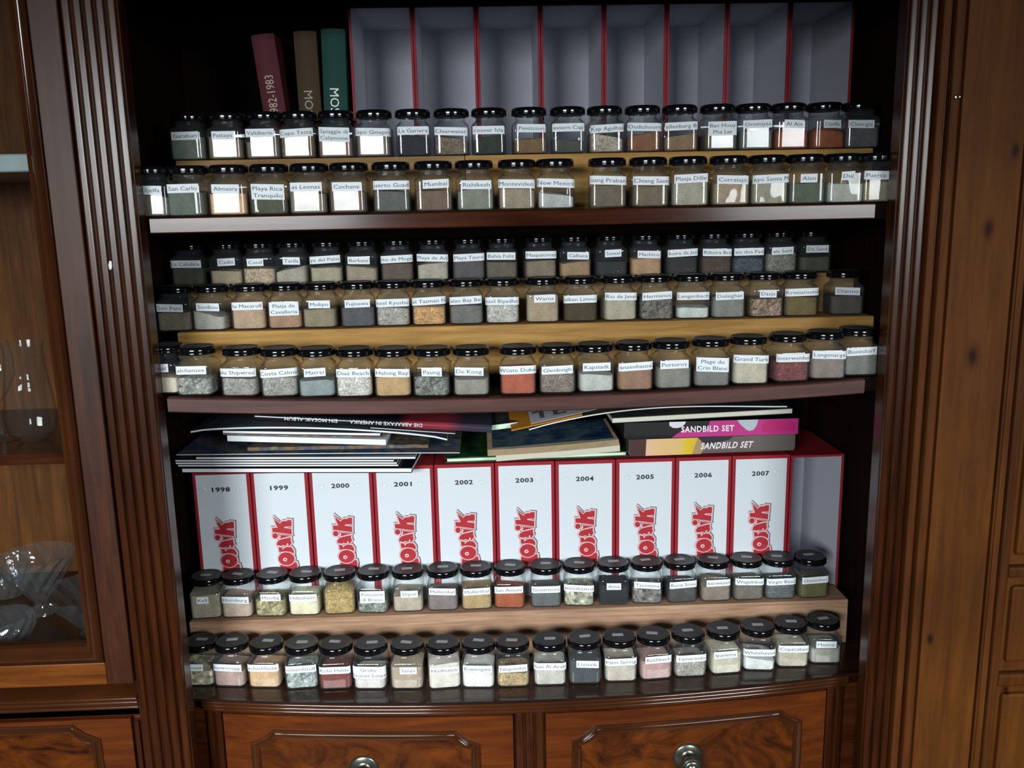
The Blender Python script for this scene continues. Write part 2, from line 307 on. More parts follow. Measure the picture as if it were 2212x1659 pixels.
SHX = lambda x: 1-((x-.045)/.465)**2
SAG = .0125
def bow(x): return .006-.037*max(SHX(x), -.1)
ROWS = [ # rows, y, z, phrase, group, light gain (undo the shade seen in the photo), plane of u, front curve
 (ROW1, .114, .0805, 'top shelf back row', 1.35, .03, 0),
 (ROW2, .0075, .0051, 'top shelf front row', 1.35, .03, 0),
 (ROW3, .176, -.0946, 'middle shelf rearmost row', 1.2, .03, 0),
 (ROW4, .101, -.1515, 'middle shelf second row', 1.05, .03, 0),
 (ROW5, .001, -.2228, 'middle shelf front row', 1.1, .03, SAG),
 (ROW6, .1275, -.5958, 'bottom back row', 1.1, .055, 0),
 (ROW7, .060, -.6686, 'bottom front row', 1.05, .055, 0)]
for R in ROWS:
    for d in R[0]:
        for t in d[1].split('|'):
            if t: want(t)
YEARS = [str(y) for y in range(1998, 2008)]
for y in YEARS: want(y, 'bold')
for t in ('SANDBILD SET', 'EIN MOSAIK-ALBUM', 'DIE ABRAFAXE IN AMERIKA', 'MOS', '1982-1983', 'TEC'): want(t, 'bold' if t in ('SANDBILD SET', 'TEC') else 'thin')
convert_texts()
def flat_text(name, t, kind, size, mtx, m, parent, stretch=1.0, center=True, width=None):
    vs, fs, x0, x1 = TEXTS[(t, kind)]
    b = MB(); sx = size*stretch
    if width: sx = width/(x1-x0)
    cx = (x0+x1)/2 if center else x0
    b.add([mtx @ Vector(((v.x-cx)*sx, 0, (v.y-.36)*size)) for v in vs], fs)
    return b.build(name, m, parent)

# ------------------------------------------------------------------ room shell
b = MB(); b.box(-2.6, 2.6, -3, .62, -.05, 0); structure(b.build('floor', FLOORM))
b = MB(); b.box(-2.6, 2.6, .50, .62, 0, 2.5); structure(b.build('wall_back', WALLM))

# ------------------------------------------------------------------ centre cabinet
CABL = 'dark mahogany display cabinet holding all the sand jars between fluted pilasters'
cab = thing('display_cabinet', CABL, 'cabinet', (0, 0, 0))
XL, XR = -.418, .5216
def reeds(x0, x1, n, yf, groove=.0022, depth=.005):
    """front outline of a reeded board, left to right"""
    w = (x1-x0)/n; pts = []
    for i in range(n):
        a = x0+i*w
        pts.append((a, yf+depth))
        for t, d in ((0, .0042), (.07, .0012), (.16, .0002), (.28, 0), (.72, 0), (.84, .0002), (.93, .0012), (1, .0042)):
            pts.append((a+groove*.5+(w-groove)*t, yf+d))
        pts.append((a+w, yf+depth))
    return pts
def extrude_z(pts, yb, z0, z1, name, m, parent):
    o = MB(); out = pts+[(pts[-1][0], yb), (pts[0][0], yb)]
    o.loft([[(x, y, z0) for x, y in out], [(x, y, z1) for x, y in out]], smooth=False)
    return o.build(name, m, parent, sharp=40)
ZB, ZT = 0.0, E+.62
pl = extrude_z(reeds(-.484, XL, 5, -.0475), -.02, ZB, ZT, 'pilaster', MAHO_Z, cab)
c = MB(); p = at(238, 573, -.0475); c.lathe([(.0018, .0), (.0025, .0006), (.0012, .0012)], 6, (p.x, -.0465, p.z), axis='y'); 
for i in range(len(c.v)): c.v[i] = (c.v[i][0]+.25*(c.v[i][2]-p.z), c.v[i][1], p.z+(c.v[i][2]-p.z)*2.4)
c.build('wood_chip', CHIP, pl)['label'] = 'small pale chip in the pilaster'
extrude_z(reeds(XR, .5595, 3, -.0475), -.02, ZB, ZT, 'pilaster', MAHO_Z, cab)
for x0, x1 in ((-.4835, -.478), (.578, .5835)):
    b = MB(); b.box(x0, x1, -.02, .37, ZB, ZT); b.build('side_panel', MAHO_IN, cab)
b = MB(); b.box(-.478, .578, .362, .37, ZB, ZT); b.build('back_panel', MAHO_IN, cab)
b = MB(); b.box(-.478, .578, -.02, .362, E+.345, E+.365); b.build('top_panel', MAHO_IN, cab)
b = MB(); b.box(XL, XR, -.046, -.022, E+.268, E+.60, .002); b.build('frieze', MAHO_X, cab)
SHELF_EDGE = wood('pinkish_mahogany_shelf', (.045, .013, .009), (.105, .036, .029), 'x', .42, spec=.45, bump=.015)  # lighter, pinker mahogany for the front edge of the lower shelf
def shelf(z, th, sag, name='shelf', edge=MAHO_X):
    o = MB(); n = 24
    for q, (x0, x1, y0, y1) in enumerate(((-.4105, .5015, -.030, -.0125), (-.4775, .5775, -.0125, .33))):
        rings = []
        for i in range(n+1):
            x = x0+(x1-x0)*i/n; zz = z+E-sag*max(SHX(x), 0)
            e = .0015 if y0 < -.025 else 0
            rings.append([(x, y0+e, zz), (x, y1, zz), (x, y1, zz-th), (x, y0+e, zz-th), (x, y0, zz-th+e), (x, y0, zz-e)])
        o.loft(rings, mi=q, smooth=False)
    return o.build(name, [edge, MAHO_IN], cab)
shelf(.0048, .0195, 0); shelf(-.2228, .0192, SAG, edge=SHELF_EDGE)
# worktop, cornice and drawers, all following the bowed front
ZW = E-.6686
def bowed(x0, x1, prof, yb, name, m, parent, n=40, smooth=True, sharp=35, off=0):
    """prof: (outward offset, z) from top to bottom on the bowed front line; closed backwards at yb"""
    o = MB(); rings = []
    for i in range(n+1):
        x = x0+(x1-x0)*i/n; yf = bow(x)+off
        rings.append([(x, yf-q, z) for q, z in prof]+[(x, yb, prof[-1][1]), (x, yb, prof[0][1])])
    o.loft(rings, smooth=smooth); return o.build(name, m, parent, sharp=sharp)
bowed(-.4775, .5775, [(-.004, ZW), (0, ZW-.0008), (0, ZW-.0045), (-.004, ZW-.005)], .36, 'worktop', DARKTOP, cab)
def bead(o, z, r, n=6):
    return [(o+r*math.cos(a), z+r*math.sin(a)) for a in [math.pi/2-math.pi*k/n for k in range(n+1)]]
prof = bead(-.0035, ZW-.0075, .0028)+bead(-.0055, ZW-.0140, .0032)+bead(-.0075, ZW-.0205, .0026)+[(-.011, ZW-.024), (-.011, ZW-.0265)]
bowed(XL, XR, prof, .04, 'cornice_moulding', BEAD, cab, sharp=60)
DO = -.0135
bowed(-.4775, .5775, [(DO-.004, ZW-.026), (DO-.004, .08)], .36, 'base_carcass', MAHO_X, cab, smooth=False)
b = MB(); b.box(-.46, .56, .05, .36, 0, .08); b.build('plinth', MAHO_IN, cab)
def flute_strip(x0, x1, n, parent):
    o = MB(); f = reeds(x0, x1, n, 0, .002, .004)
    r = [[(x, y+bow(x)-DO-.003, z) for x, y in f]+[(x1, bow(x1)+.03, z), (x0, bow(x0)+.03, z)] for z in (.08, ZW-.0265)]
    o.loft(r); return o.build('fluted_strip', MAHO_Z, parent, sharp=40)
flute_strip(-.4175, -.392, 2, cab); flute_strip(.0285, .0716, 3, cab); flute_strip(.4912, .521, 2, cab)
def moulding(path, w, parent, ysurf, m=BEAD, name='bead_moulding', closed=False):
    """a double-bead strip laid along an (x,z) path on the surface ysurf(x)"""
    o = MB(); sec = [(-w, 0), (-w, .0025), (-w*.6, .0045), (-w*.25, .003), (0, .0022), (w*.3, .0052), (w*.65, .006), (w, .003), (w, 0)]
    n = len(path); rings = []
    for i in range(n):
        a = Vector(path[(i-1) % n] if closed or i > 0 else path[i]); c = Vector(path[(i+1) % n] if closed or i < n-1 else path[i])
        t = (c-a).normalized(); nn = Vector((-t.y, t.x))
        q = Vector(path[i])
        rings.append([(q.x+nn.x*s, ysurf(q.x)-h, q.y+nn.y*s) for s, h in sec])
    if closed: rings.append(rings[0])
    o.loft(rings, smooth=True, cap=not closed); return o.build(name, m, parent, sharp=35)
def densify(pts, step=.012, closed=True):
    out = []; n = len(pts)
    for i in range(n if closed else n-1):
        a, c = Vector(pts[i]), Vector(pts[(i+1) % n]); k = max(1, int((c-a).length/step))
        out += [tuple(a+(c-a)*j/k) for j in range(k)]
    if not closed: out.append(pts[-1])
    return out
def clipped(x0, x1, z0, z1, cx, cz):
    """rectangle whose corners are hollowed ogee cuts, counter-clockwise"""
    def corner(px, pz, qx, qz):   # from p to q, hollow
        return [(px+(qx-px)*t, pz+(qz-pz)*t + .0035*math.sin(math.pi*t)*(-1 if (pz+qz)/2 > (z0+z1)/2 else 1)) for t in (0, .25, .5, .75, 1)]
    pts = corner(x1, z1-cz, x1-cx, z1)+corner(x0+cx, z1, x0, z1-cz)+corner(x0, z0+cz, x0+cx, z0)+corner(x1-cx, z0, x1, z0+cz)
    return pts
def knob(parent, x, z, y, r=.0155):
    o = MB()
    o.lathe([(.0215, 0), (.0215, .002), (.019, .004), (.013, .005), (.009, .006), (.007, .012), (.008, .016), (r*.85, .019), (r, .023), (r*.98, .026), (r*.86, .029), (r*.80, .0293), (r*.78, .0305), (r*.55, .0325), (r*.5, .0322), (r*.46, .0336), (r*.2, .0345), (.0008, .0348)], 36, (x, y, z), axis='y')
    return o.build('knob', BRASS, parent, sharp=60)
def drawer(parent, x0, x1, z0, z1, fx0, fx1, fz1, fz0, kx, kz, ysf, cx=.030, cz=.018):
    o = MB(); n = 24; rings = []
    for i in range(n+1):
        x = x0+(x1-x0)*i/n; y = ysf(x); rings.append([(x, y, z1), (x, y, z0), (x, y+.02, z0), (x, y+.02, z1)])
    o.loft(rings, smooth=False); dr = o.build('drawer', DRAWER, parent)
    pts = clipped(fx0, fx1, fz0, fz1, cx, cz)
    moulding(densify(pts), .0065, dr, ysf, closed=True)
    o = MB(); nx = 40; vs = []; fs = []
    for i in range(nx+1):
        x = fx0+(fx1-fx0)*i/nx; e = max(0, 1-min(x-fx0, fx1-x)/cx)*cz
        vs += [(x, ysf(x)-.0012, fz1-e), (x, ysf(x)-.0012, fz0+e)]
        if i: fs.append((2*i-2, 2*i-1, 2*i+1, 2*i))
    o.add(vs, fs, 0, True); o.build('veneer_panel', BURL, dr)
    knob(dr, kx, kz, ysf(kx)-.001)
    return dr
ys = lambda x: bow(x)-DO-.006
k1 = at(783, 1642, -.03); k2 = at(1493, 1625, -.03)
drawer(cab, -.3895, .0265, E-.865, ZW-.0275, -.344, -.027, E-.724, E-.835, -.188, E-.776, ys)
drawer(cab, .0735, .4892, E-.865, ZW-.0275, .117, .446, E-.724, E-.835, .279, E-.777, ys)

# ------------------------------------------------------------------ left cabinet with a glazed door
lc = thing('glazed_cabinet', 'mahogany cabinet with a glass door over crystalware, beside the left pilaster', 'cabinet', (0, 0, 0))
b = MB(); b.box(-1.15, -.486, .30, .31, 0, ZT); b.build('back_panel', BACKWOOD, lc)
for x0, x1 in ((-.4905, -.4845), (-1.15, -1.144)):
    b = MB(); b.box(x0, x1, -.018, .30, 0, ZT); b.build('side_panel', BACKWOOD, lc)
SHEEN_SHELF = mat('shelf_window_sheen', (.30, .36, .38), .25, .6)  # wooden shelf: the window's sheen on its edge is put into this pale colour
zs1 = at(25, 332, 0).z; zs1b = at(25, 372, 0).z
b = MB(); b.box(-1.144, -.4905, 0, .29, zs1b, zs1, .002); o = b.build('shelf', SHEEN_SHELF, lc)
b = MB(); b.box(-1.144, -.4905, 0, .29, E-.3155, E-.3005, .0015); b.build('shelf', MAHO_X, lc)
b = MB(); b.box(-1.144, -.4905, -.016, .29, E-.606, E-.588, .0015); b.build('cabinet_floor', DARKTOP, lc)
b = MB(); b.box(-1.144, -.4905, -.018, .30, ZT-.02, ZT); b.build('top_panel', MAHO_IN, lc)
# door = the stile mesh; rail, bead and pane are its pieces
b = MB(); b.box(-.5215, -.4865, -.046, -.022, E-.6135, ZT-.02, .0015); door = b.build('door', STILE, lc)
b = MB(); b.box(-1.12, -.5217, -.0455, -.022, E-.6135, E-.5815, .0012); b.build('rail', ORANGE_X, door)
# the beads round the pane: upright and bottom, one continuous moulding with a mitre
o = MB(); sec = [(0, 0), (.001, .0035), (.003, .0005), (.006, -.0045), (.0095, -.0055), (.0125, -.003), (.0145, .0015), (.0165, .0035), (.0215, .0045), (.0235, .009)]
R_ = []
for end in range(3):
    r = []
    for s, h in sec:
        y = -.0465+h
        if end == 0: r.append((-.5225-s, y, ZT-.02))
        elif end == 1: r.append((-.5225-s, y, E-.5805+s))
        else: r.append((-1.12, y, E-.5805+s))
    R_.append(r+[(r[-1][0], -.025, r[-1][2]), (r[0][0], -.025, r[0][2])])
o.loft(R_, smooth=True); o.build('bead_moulding', BEAD, door, sharp=50)
b = MB(); b.box(-1.12, -.544, -.0335, -.0305, E-.560, ZT-.03); b.build('pane', PANE, door)
# base of the left cabinet
lp = [(o_, z) for o_, z in [(.0, E-.655), (.0008, E-.656)]+bead(.0, E-.6590, .0026)+bead(-.003, E-.6665, .0034)+bead(-.004, E-.6745, .0028)+[(-.010, E-.679), (-.010, E-.690)]]
o = MB(); R_ = []
for x, q in ((-1.15, 0), (-.5035, 0)):
    R_.append([(x-(d if x > -1 else 0)*0, -.004-d, z) for d, z in lp]+[(x, .05, lp[-1][1]), (x, .05, lp[0][1])])
o.loft(R_, smooth=True); o.build('cornice_moulding', BEAD, lc, sharp=60)
b = MB(); b.box(-1.15, -.4845, .006, .30, .08, E-.656); b.build('base_carcass', DRAWER, lc)
b = MB(); b.box(-1.14, -.495, .04, .30, 0, .08); b.build('plinth', MAHO_IN, lc)
o = MB(); f = reeds(-.513, -.492, 2, -.004, .002, .004); o.loft([[(x, y, z) for x, y in f]+[(-.492, .02, z), (-.513, .02, z)] for z in (.08, E-.695)]); o.build('fluted_strip', MAHO_Z, lc, sharp=40)
drawer(lc, -1.13, -.5155, E-.868, E-.6905, -1.085, -.566, E-.703, E-.835, -.82, E-.775, lambda x: -.003, .033, .0205)

# ------------------------------------------------------------------ right pine cupboard
rc = thing('pine_cupboard', 'orange knotty pine cupboard standing right of the display cabinet', 'cupboard', (0, 0, 0))
def zboard(name, x0, x1, y0, m, parent=rc, bev=.002, z0=0, z1=ZT):
    o = MB(); o.box(x0, x1, y0, -.021, z0, z1, bev); return o.build(name, m, parent)
zboard('corner_post', .5597, .5638, -.036, MAHO_Z)
zboard('side_moulding', .5640, .5745, -.0475, PINE_DARK, bev=.003)
zboard('groove_strip', .5745, .5800, -.039, MAHO_Z)
zboard('side_moulding', .5800, .5928, -.0475, PINE_DARK, bev=.0035)
zboard('groove_strip', .5928, .5955, -.040, MAHO_Z)
st = zboard('stile', .5955, .6775, -.0465, KNOTTY, bev=.001)
p = at(2067, 210, -.0475)
o = MB(); o.lathe([(.0026, 0), (.0034, .002), (.0036, .004), (.0026, .0045), (.0018, .004), (.0016, .001)], 14, (p.x, -.046, p.z), axis='y')
o.build('eyelet', CHROME, st)['label'] = 'small bright metal eyelet'
zboard('groove_strip', .6775, .6815, -.041, MAHO_Z)
zboard('edge_bead', .6815, .6850, -.0455, PINE_DARK, bev=.001)
zboard('edge_strip', .6850, .6935, -.0465, KNOTTY, bev=.001)
zboard('groove_strip', .6935, .6972, -.028, MAHO_IN)
o = MB(); o.box(.6975, 1.3, -.034, .02, .09, ZT-.03, .001); dr = o.build('door', KNOTTY, rc)
o = MB(); o.box(.6978, .7105, -.046, -.033, .09, ZT-.03, .003); o.build('stile', PINE_DARK, dr)
for (za, zb_) in ((E-.505, E-.488), (E-.668, E-.648), (E-.02, E+.0), (E-.9, E-.88)):
    o = MB(); o.box(.7108, 1.3, -.046, -.033, za, zb_, .004); o.build('rail', PINE_DARK, dr)
for (za, zb_) in ((E-.482, E-.026), (E-.642, E-.511), (E-.874, E-.674)):
    o = MB(); o.box(.722, 1.29, -.040, -.033, za+.008, zb_-.008, .005); o.build('panel', KNOTTY, dr)

# ------------------------------------------------------------------ pine risers under the back rows
def plank(x0, x1, y0, y1, z0, z1, m, label):
    o = MB(); o.box(x0, x1, y0, y1, z0, z1, .0012)
    return tag(o.build('riser_plank', m), label, 'plank', 'planks raising the rear rows of jars')
sj = at(1004, 340, .085).x
plank(-.4105, sj-.0003, .0845, .148, E+.0052, E+.0803, PINE, 'weathered pine plank under the left half of the rear top-shelf jars')
plank(sj+.0003, .546, .0845, .148, E+.0052, E+.0803, PINE_Y, 'knotty pine plank under the right half of the rear top-shelf jars')
plank(-.425, .555, .0705, .144, E-.222, E-.1517, PINE_Y, 'yellow pine plank raising the second row of middle-shelf jars')
plank(-.43, .555, .1445, .212, E-.222, E-.0948, PINE, 'taller plank behind the yellow one, under the rearmost middle-shelf jars')
plank(-.4575, .5535, .0975, .153, ZW+.0005, E-.596, PINE_P, 'pinkish pine plank raising the rear bottom jars in front of the binders')

# ------------------------------------------------------------------ slipcases
def open_case(x0, x1, yf, z0, z1, label, group, dep=.16):
    t = thing('slipcase', label, 'slipcase', ((x0+x1)/2, yf, z0), 0, group)
    w = (x1-x0)/2-.0004; h = z1-z0; k = .0032
    o = MB()
    o.box(-w, -w+k, 0, dep, 0, h); o.box(w-k, w, 0, dep, 0, h); o.box(-w+k, w-k, 0, dep, h-k, h); o.box(-w+k, w-k, 0, dep, 0, k); o.box(-w+k, w-k, dep-k, dep, k, h-k)
    o.build('shell', RED, t)
    o = MB(); a, c, d, e = -w+k+.0002, w-k-.0002, k+.0002, h-k-.0002; y0, y1 = .0015, dep-k-.0003
    o.add([(a, y0, d), (c, y0, d), (c, y0, e), (a, y0, e), (a, y1, d), (c, y1, d), (c, y1, e), (a, y1, e)], [(4, 5, 6, 7), (0, 4, 7, 3), (1, 2, 6, 5), (3, 7, 6, 2), (0, 1, 5, 4)])
    me = o.build('lining', LINING, t)
    return t
UPX = [755, 893, 1030, 1168, 1305, 1440, 1570, 1705, 1843]
ux = [at(u, 100, .185).x for u in UPX]
pos8 = ['first from the left, next to the green book', 'second from the left', 'third from the left', 'fourth from the left', 'fifth from the left', 'sixth from the left', 'seventh from the left', 'last on the right end']
for i in range(8):
    open_case(ux[i], ux[i+1], .185, E+.0052, E+.2965, 'empty open slipcase on the top shelf, '+pos8[i], 'open slipcases on the top shelf')
# logo outlines in photo-zoom units, letter by letter
LOGO = {
 'k': [(1318, 745), (1352, 772), (1392, 808), (1408, 788), (1428, 776), (1490, 772), (1494, 758), (1546, 765), (1542, 852), (1448, 851), (1443, 868), (1538, 886), (1536, 963), (1400, 938), (1288, 922), (1285, 862), (1356, 864), (1336, 805)],
 'i': [(1384, 962), (1528, 984), (1460, 997), (1376, 1018), (1390, 992)],
 'a': [(1328, 1102), (1336, 1068), (1362, 1040), (1400, 1026), (1522, 1002), (1516, 1040), (1528, 1078), (1500, 1118), (1450, 1116), (1402, 1106), (1392, 1120)],
 's': [(1350, 1132), (1398, 1142), (1404, 1176), (1424, 1148), (1470, 1132), (1520, 1142), (1548, 1186), (1545, 1232), (1500, 1206), (1440, 1196), (1356, 1202)],
 'm': [(1352, 1398), (1376, 1374), (1430, 1386), (1508, 1384), (1504, 1358), (1572, 1356), (1582, 1402), (1572, 1470), (1500, 1474), (1498, 1500), (1560, 1510), (1560, 1560), (1400, 1560), (1400, 1530), (1470, 1520), (1470, 1496), (1360, 1480)],
}
def circ(cx, cy, rx, ry, n=24): return [(cx+rx*math.cos(2*math.pi*i/n), cy+ry*math.sin(2*math.pi*i/n)) for i in range(n)]
LOGO['o'] = [p for p in circ(1444, 1300, 106, 92, 28)]
LOGO['dot'] = circ(1318, 974, 36, 38, 18)
def grow(pts, d):
    n = len(pts); ar = sum(pts[i][0]*pts[(i+1) % n][1]-pts[(i+1) % n][0]*pts[i][1] for i in range(n)); sg = 1 if ar > 0 else -1
    out = []
    for i in range(n):
        a, p, c = Vector(pts[i-1]), Vector(pts[i]), Vector(pts[(i+1) % n])
        t1, t2 = (p-a).normalized(), (c-p).normalized()
        n1, n2 = Vector((t1.y, -t1.x))*sg, Vector((t2.y, -t2.x))*sg
        m = (n1+n2); k = m.length
        m = m.normalized() if k > 1e-4 else n1
        out.append(tuple(p+m*d*min(2.1, 1/max(.3, m.dot(n1)))))
    return out
PXM = .117e-3
def logo(parent, cx, ztop):
    """vertical red wordmark, its spike reaching up to ztop"""
    loc = lambda p: (cx+(p[0]-1432)*PXM, ztop-(p[1]-690)*PXM)
    spike = [(1300, 690), (1318, 694), (1402, 778), (1392, 812), (1330, 806)]
    o = MB()
    for k_, pts in LOGO.items():      # dark drop shadow, then one pale silhouette
        o.poly([loc((x+9, y_-6)) for x, y_ in grow(pts, 22)], -.00080)
        o.poly([loc(p) for p in grow(pts, 19)], -.00105, mi=1)
    o.poly([loc((x+9, y_-6)) for x, y_ in spike], -.00080); o.poly([loc(p) for p in spike], -.00105, mi=1)
    for n_, k_ in enumerate(('m', 'k', 'i', 'a', 's', 'dot', 'o')):
        y = -.0013-.00012*n_
        o.poly([loc(p) for p in grow(LOGO[k_], 11)], y, mi=1); o.poly([loc(p) for p in LOGO[k_]], y-.00006, mi=2)
    y = -.0022
    o.poly([loc(p) for p in circ(1472, 1098, 13, 13, 14)], y, mi=1); o.poly([loc(p) for p in circ(1426, 1310, 28, 26, 18)], y, mi=1); o.poly([loc(p) for p in circ(1428, 1311, 11, 10, 12)], y-.0001, mi=2)
    o.build('emblem', [LOGOGREY, LOGOPINK, LOGORED], parent)
ORD = ['leftmost of the ten white spines', 'second white spine from the left', 'third white spine from the left', 'fourth white spine from the left', 'fifth white spine from the left', 'fifth white spine from the right', 'fourth white spine from the right', 'third white spine from the right', 'second white spine from the right', 'rightmost white spine, below the craft boxes']
def closed_case(x0, x1, yf, z0, z1, year, dep=.165):
    t = thing('slipcase', f'closed red slipcase printed {year}, {ORD[YEARS.index(year)]}', 'slipcase', ((x0+x1)/2, yf, z0), 0, 'closed slipcases in the bottom compartment')
    w = (x1-x0)/2-.0006; h = z1-z0
    o = MB(); o.box(-w, w, 0, dep, 0, h, .0012); o.build('shell', RED, t)
    o = MB(); o.box(-w+.0052, w-.0052, -.0006, .001, .004, h-.0052, .0003); sp = o.build('spine_panel', SPINE, t)
    flat_text('year_lettering', year, 'bold', .0098, Matrix.Translation((-.001, -.0011, h-.0285)), BLACKINK, sp, width=.0275)
    for s in (-1, 1):
        o = MB(); o.lathe([(.0042, 0), (.0042, .0002), (.0034, .0007), (.0022, .0004), (.0006, .0004)], 20, (s*.0275-.002, -.0005, h-.028), axis='y'); o.build('stud', SPINE, sp)
    logo(sp, .001, h-.0725)
    return t
LOX = [413, 540, 665, 803, 935, 1067, 1198, 1331, 1460, 1583, 1710]
LOV = [1023, 1022, 1020, 1012, 1004, 998, 992, 986, 982, 978, 976]
lx = [at(u, v+45, .15).x for u, v in zip([417, 543, 668, 806, 938, 1069, 1199, 1330, 1459, 1581, 1707], LOV)]
for i, y in enumerate(YEARS):
    closed_case(lx[i], lx[i+1], .15+(.0015 if i in (2, 5) else 0), ZW+.0005, E-.3757, y)
open_case(lx[10]+.001, at(1822, 1050, .15).x, .152, ZW+.0005, E-.378, 'empty open red slipcase right of the one printed 2007', None)

# ------------------------------------------------------------------ cloth-bound books on the top shelf
def bound_book(u0, u1, vtop, ulow0, col, label, text, tcol, rotsign, tv, th, tw, name='bound_book'):
    yf = .175
    a = at(u0, vtop, yf); c = at(u1, vtop, yf); lo = at(ulow0, 240, yf)
    lean = (lo.x-a.x)/(a.z-lo.z); w = c.x-a.x; z0 = E+.0052; h = a.z-z0
    t = thing(name, label, 'book', (a.x+lean*h+w/2, yf, z0+.0005+w/2*abs(math.sin(math.atan(lean)))), 0); t.rotation_euler = (0, -math.atan(lean), 0)
    m = mat('bookcloth', col, .7, .3)
    o = MB(); f = []
    for k in range(9):
        q = k/8; f.append((-w/2+w*q, .004*abs(2*q-1)**2))
    out = f+[(w/2, .165), (w/2-.003, .165), (w/2-.003, .006), (-w/2+.003, .006), (-w/2+.003, .165), (-w/2, .165)]
    o.loft([[(x, y, 0) for x, y in out], [(x, y, h) for x, y in out]], smooth=True); cv = o.build('cover', m, t, sharp=50)
    o = MB(); o.box(-w/2+.0032, w/2-.0032, .0065, .160, .003, h-.003); o.build('pages', CREAM, t)
    ztx = at((u0+u1)/2, tv, yf).z-z0
    R = Matrix.Translation((0, -.0006, ztx)) @ Matrix.Rotation(rotsign*math.pi/2, 4, 'Y')
    flat_text('spine_lettering', text, 'thin', th, R, mat('gilt_lettering', tcol, .4), cv, width=tw)
    return t
bound_book(540, 590, 75, 567, (.075, .011, .018), 'maroon cloth-bound book leaning slightly, leftmost of three on the top shelf', '1982-1983', (.30, .20, .13), -1, 209, .0175, .056)
bound_book(632, 681, 68, 645, (.050, .028, .012), 'brown cloth-bound book between the maroon and green ones', 'MOS', (.20, .16, .10), 1, 224, .0175, .034)
bound_book(692, 744, 63, 699, (.006, .050, .037), 'green cloth-bound book with white lettering beside the open slipcases', 'MOS', (.75, .78, .72), 1, 219, .0185, .034)

# ------------------------------------------------------------------ papers and boxes lying on the closed slipcases
def cover_mat(name, cols, scale, rough=.3):
    m = mat(name, cols[0], rough, .5); nt, n, l, b = nodes(m)
    tc = n.new('ShaderNodeTexCoord'); nz = n.new('ShaderNodeTexNoise'); nz.inputs['Scale'].default_value = scale; nz.inputs['Detail'].default_value = 2
    l.new(tc.outputs['Object'], nz.inputs[0])
    r = ramp(n, [(.28+.44*i/max(1, len(cols)-1), c) for i, c in enumerate(cols)]); l.new(nz.outputs[0], r.inputs[0]); l.new(r.outputs[0], b.inputs['Base Color'])
    return m
DARKC = cover_mat('dark_magazine_cover', [(.02, .03, .03), (.05, .06, .06), (.10, .09, .05)], 14)
GREYC = cover_mat('grey_green_cover', [(.03, .04, .045), (.10, .13, .15), (.16, .09, .09)], 12)
COMIC = cover_mat('printed_comic_cover', [(.06, .04, .025), (.20, .13, .06), (.05, .07, .12), (.28, .22, .08)], 40)
BLUEC = cover_mat('painted_blue_cover', [(.01, .03, .08), (.03, .08, .13), (.10, .14, .17), (.03, .10, .09)], 28)
GREENC = cover_mat('green_leaf_cover', [(.006, .03, .008), (.015, .07, .018), (.05, .10, .05)], 40)
PINKC = cover_mat('reddish_print', [(.35, .08, .08), (.25, .12, .10), (.5, .4, .38)], 60)
BLACKC = mat('black_gloss_cover', (.008, .009, .014), .22, .6)
GREENE = mat('green_board', (.10, .26, .12), .6)
PALEGREEN = mat('pale_green_pages', (.62, .80, .62), .8, .2)
BEIGE = cover_mat('yellowed_print_border', [(.42, .30, .20), (.50, .40, .22), (.55, .34, .26)], 45, .6)
YELLOWED = mat('yellowed_pages', (.55, .53, .42), .8, .2)
def sheaf(name, label, cat, A, B, th, depth, pages, cover, yf=.13, yf2=None, bend=None, cover_th=.0005, spine=False, n=20, inset=0, flip=0):
    """a flat bound thing lying down: lower front corners A, B are photo points on the upright plane yf"""
    a = at(*A, yf); c = at(*B, yf if yf2 is None else yf2)
    ln = (c-a); L = ln.length; d = Vector((-ln.y, ln.x, 0)).normalized()
    t = thing(name, label, cat, a)
    bend = bend or (lambda q: 0)
    def slab(q0, q1, y0, y1, z0, z1, m, nm, rnd_=0):
        o = MB(); rings = []
        for i in range(n+1):
            q = q0+(q1-q0)*i/n; p = ln*q; bz = bend(q)
            f = p+d*y0; g = p+d*y1
            rings.append([(f.x, f.y, f.z+z0+bz), (g.x, g.y, g.z+z0+bz), (g.x, g.y, g.z+z1+bz), (f.x, f.y, f.z+z1+bz)])
        o.loft(rings, smooth=False); return o.build(nm, m, t)
    e = inset/L
    slab(e, 1-e, inset, depth-inset, cover_th, th-cover_th, pages, 'pages')
    slab(0, 1, 0, depth, th-cover_th, th, cover, 'cover'); slab(0, 1, 0, depth, 0, cover_th, cover, 'back_cover')
    if spine: slab(0, 1, -.0006, .001, 0, th, cover, 'spine')
    return t
PG = 'papers piled on the closed slipcases'
# --- left pile, bottom to top
t = sheaf('hardback_album', 'black hardback album lowest in the left pile, white pages showing', 'book', (392, 1022), (890, 1021.5), .0080, .20, PAGES, BLACKC, .1395, .1125, cover_th=.0012, inset=.0012)
t['group'] = PG
for A, B, lab, th, pg, cv in (((385, 1008.3), (860, 1007.3), 'thin white-edged comic lying directly on the black hardback album', .0030, PAGES, DARKC), ((380, 1003), (857, 1002.5), 'thin white-edged comic, second above the black hardback album', .0030, PAGES, GREYC), ((379, 997.6), (850, 997.2), 'thin white-edged comic, third above the black hardback album', .0030, PAGES, DARKC),
    ((424, 992), (897, 991.4), 'white-edged magazine reaching right of the thin comics it lies on', .0034, PAGES, GREYC)):
    sheaf('comic', lab, 'magazine', A, B, th, .19, pg, cv, .129, .116)['group'] = PG
sheaf('magazine', 'wide glossy magazine with a dark colourful cover midway in the left pile', 'magazine', (381, 984), (993, 979.5), .0018, .17, PAGES, cover_mat('colourful_cover', [(.05, .06, .05), (.16, .16, .14), (.03, .08, .20), (.25, .22, .10)], 26), .129, bend=lambda q: .0006*math.sin(math.pi*q))['group'] = PG
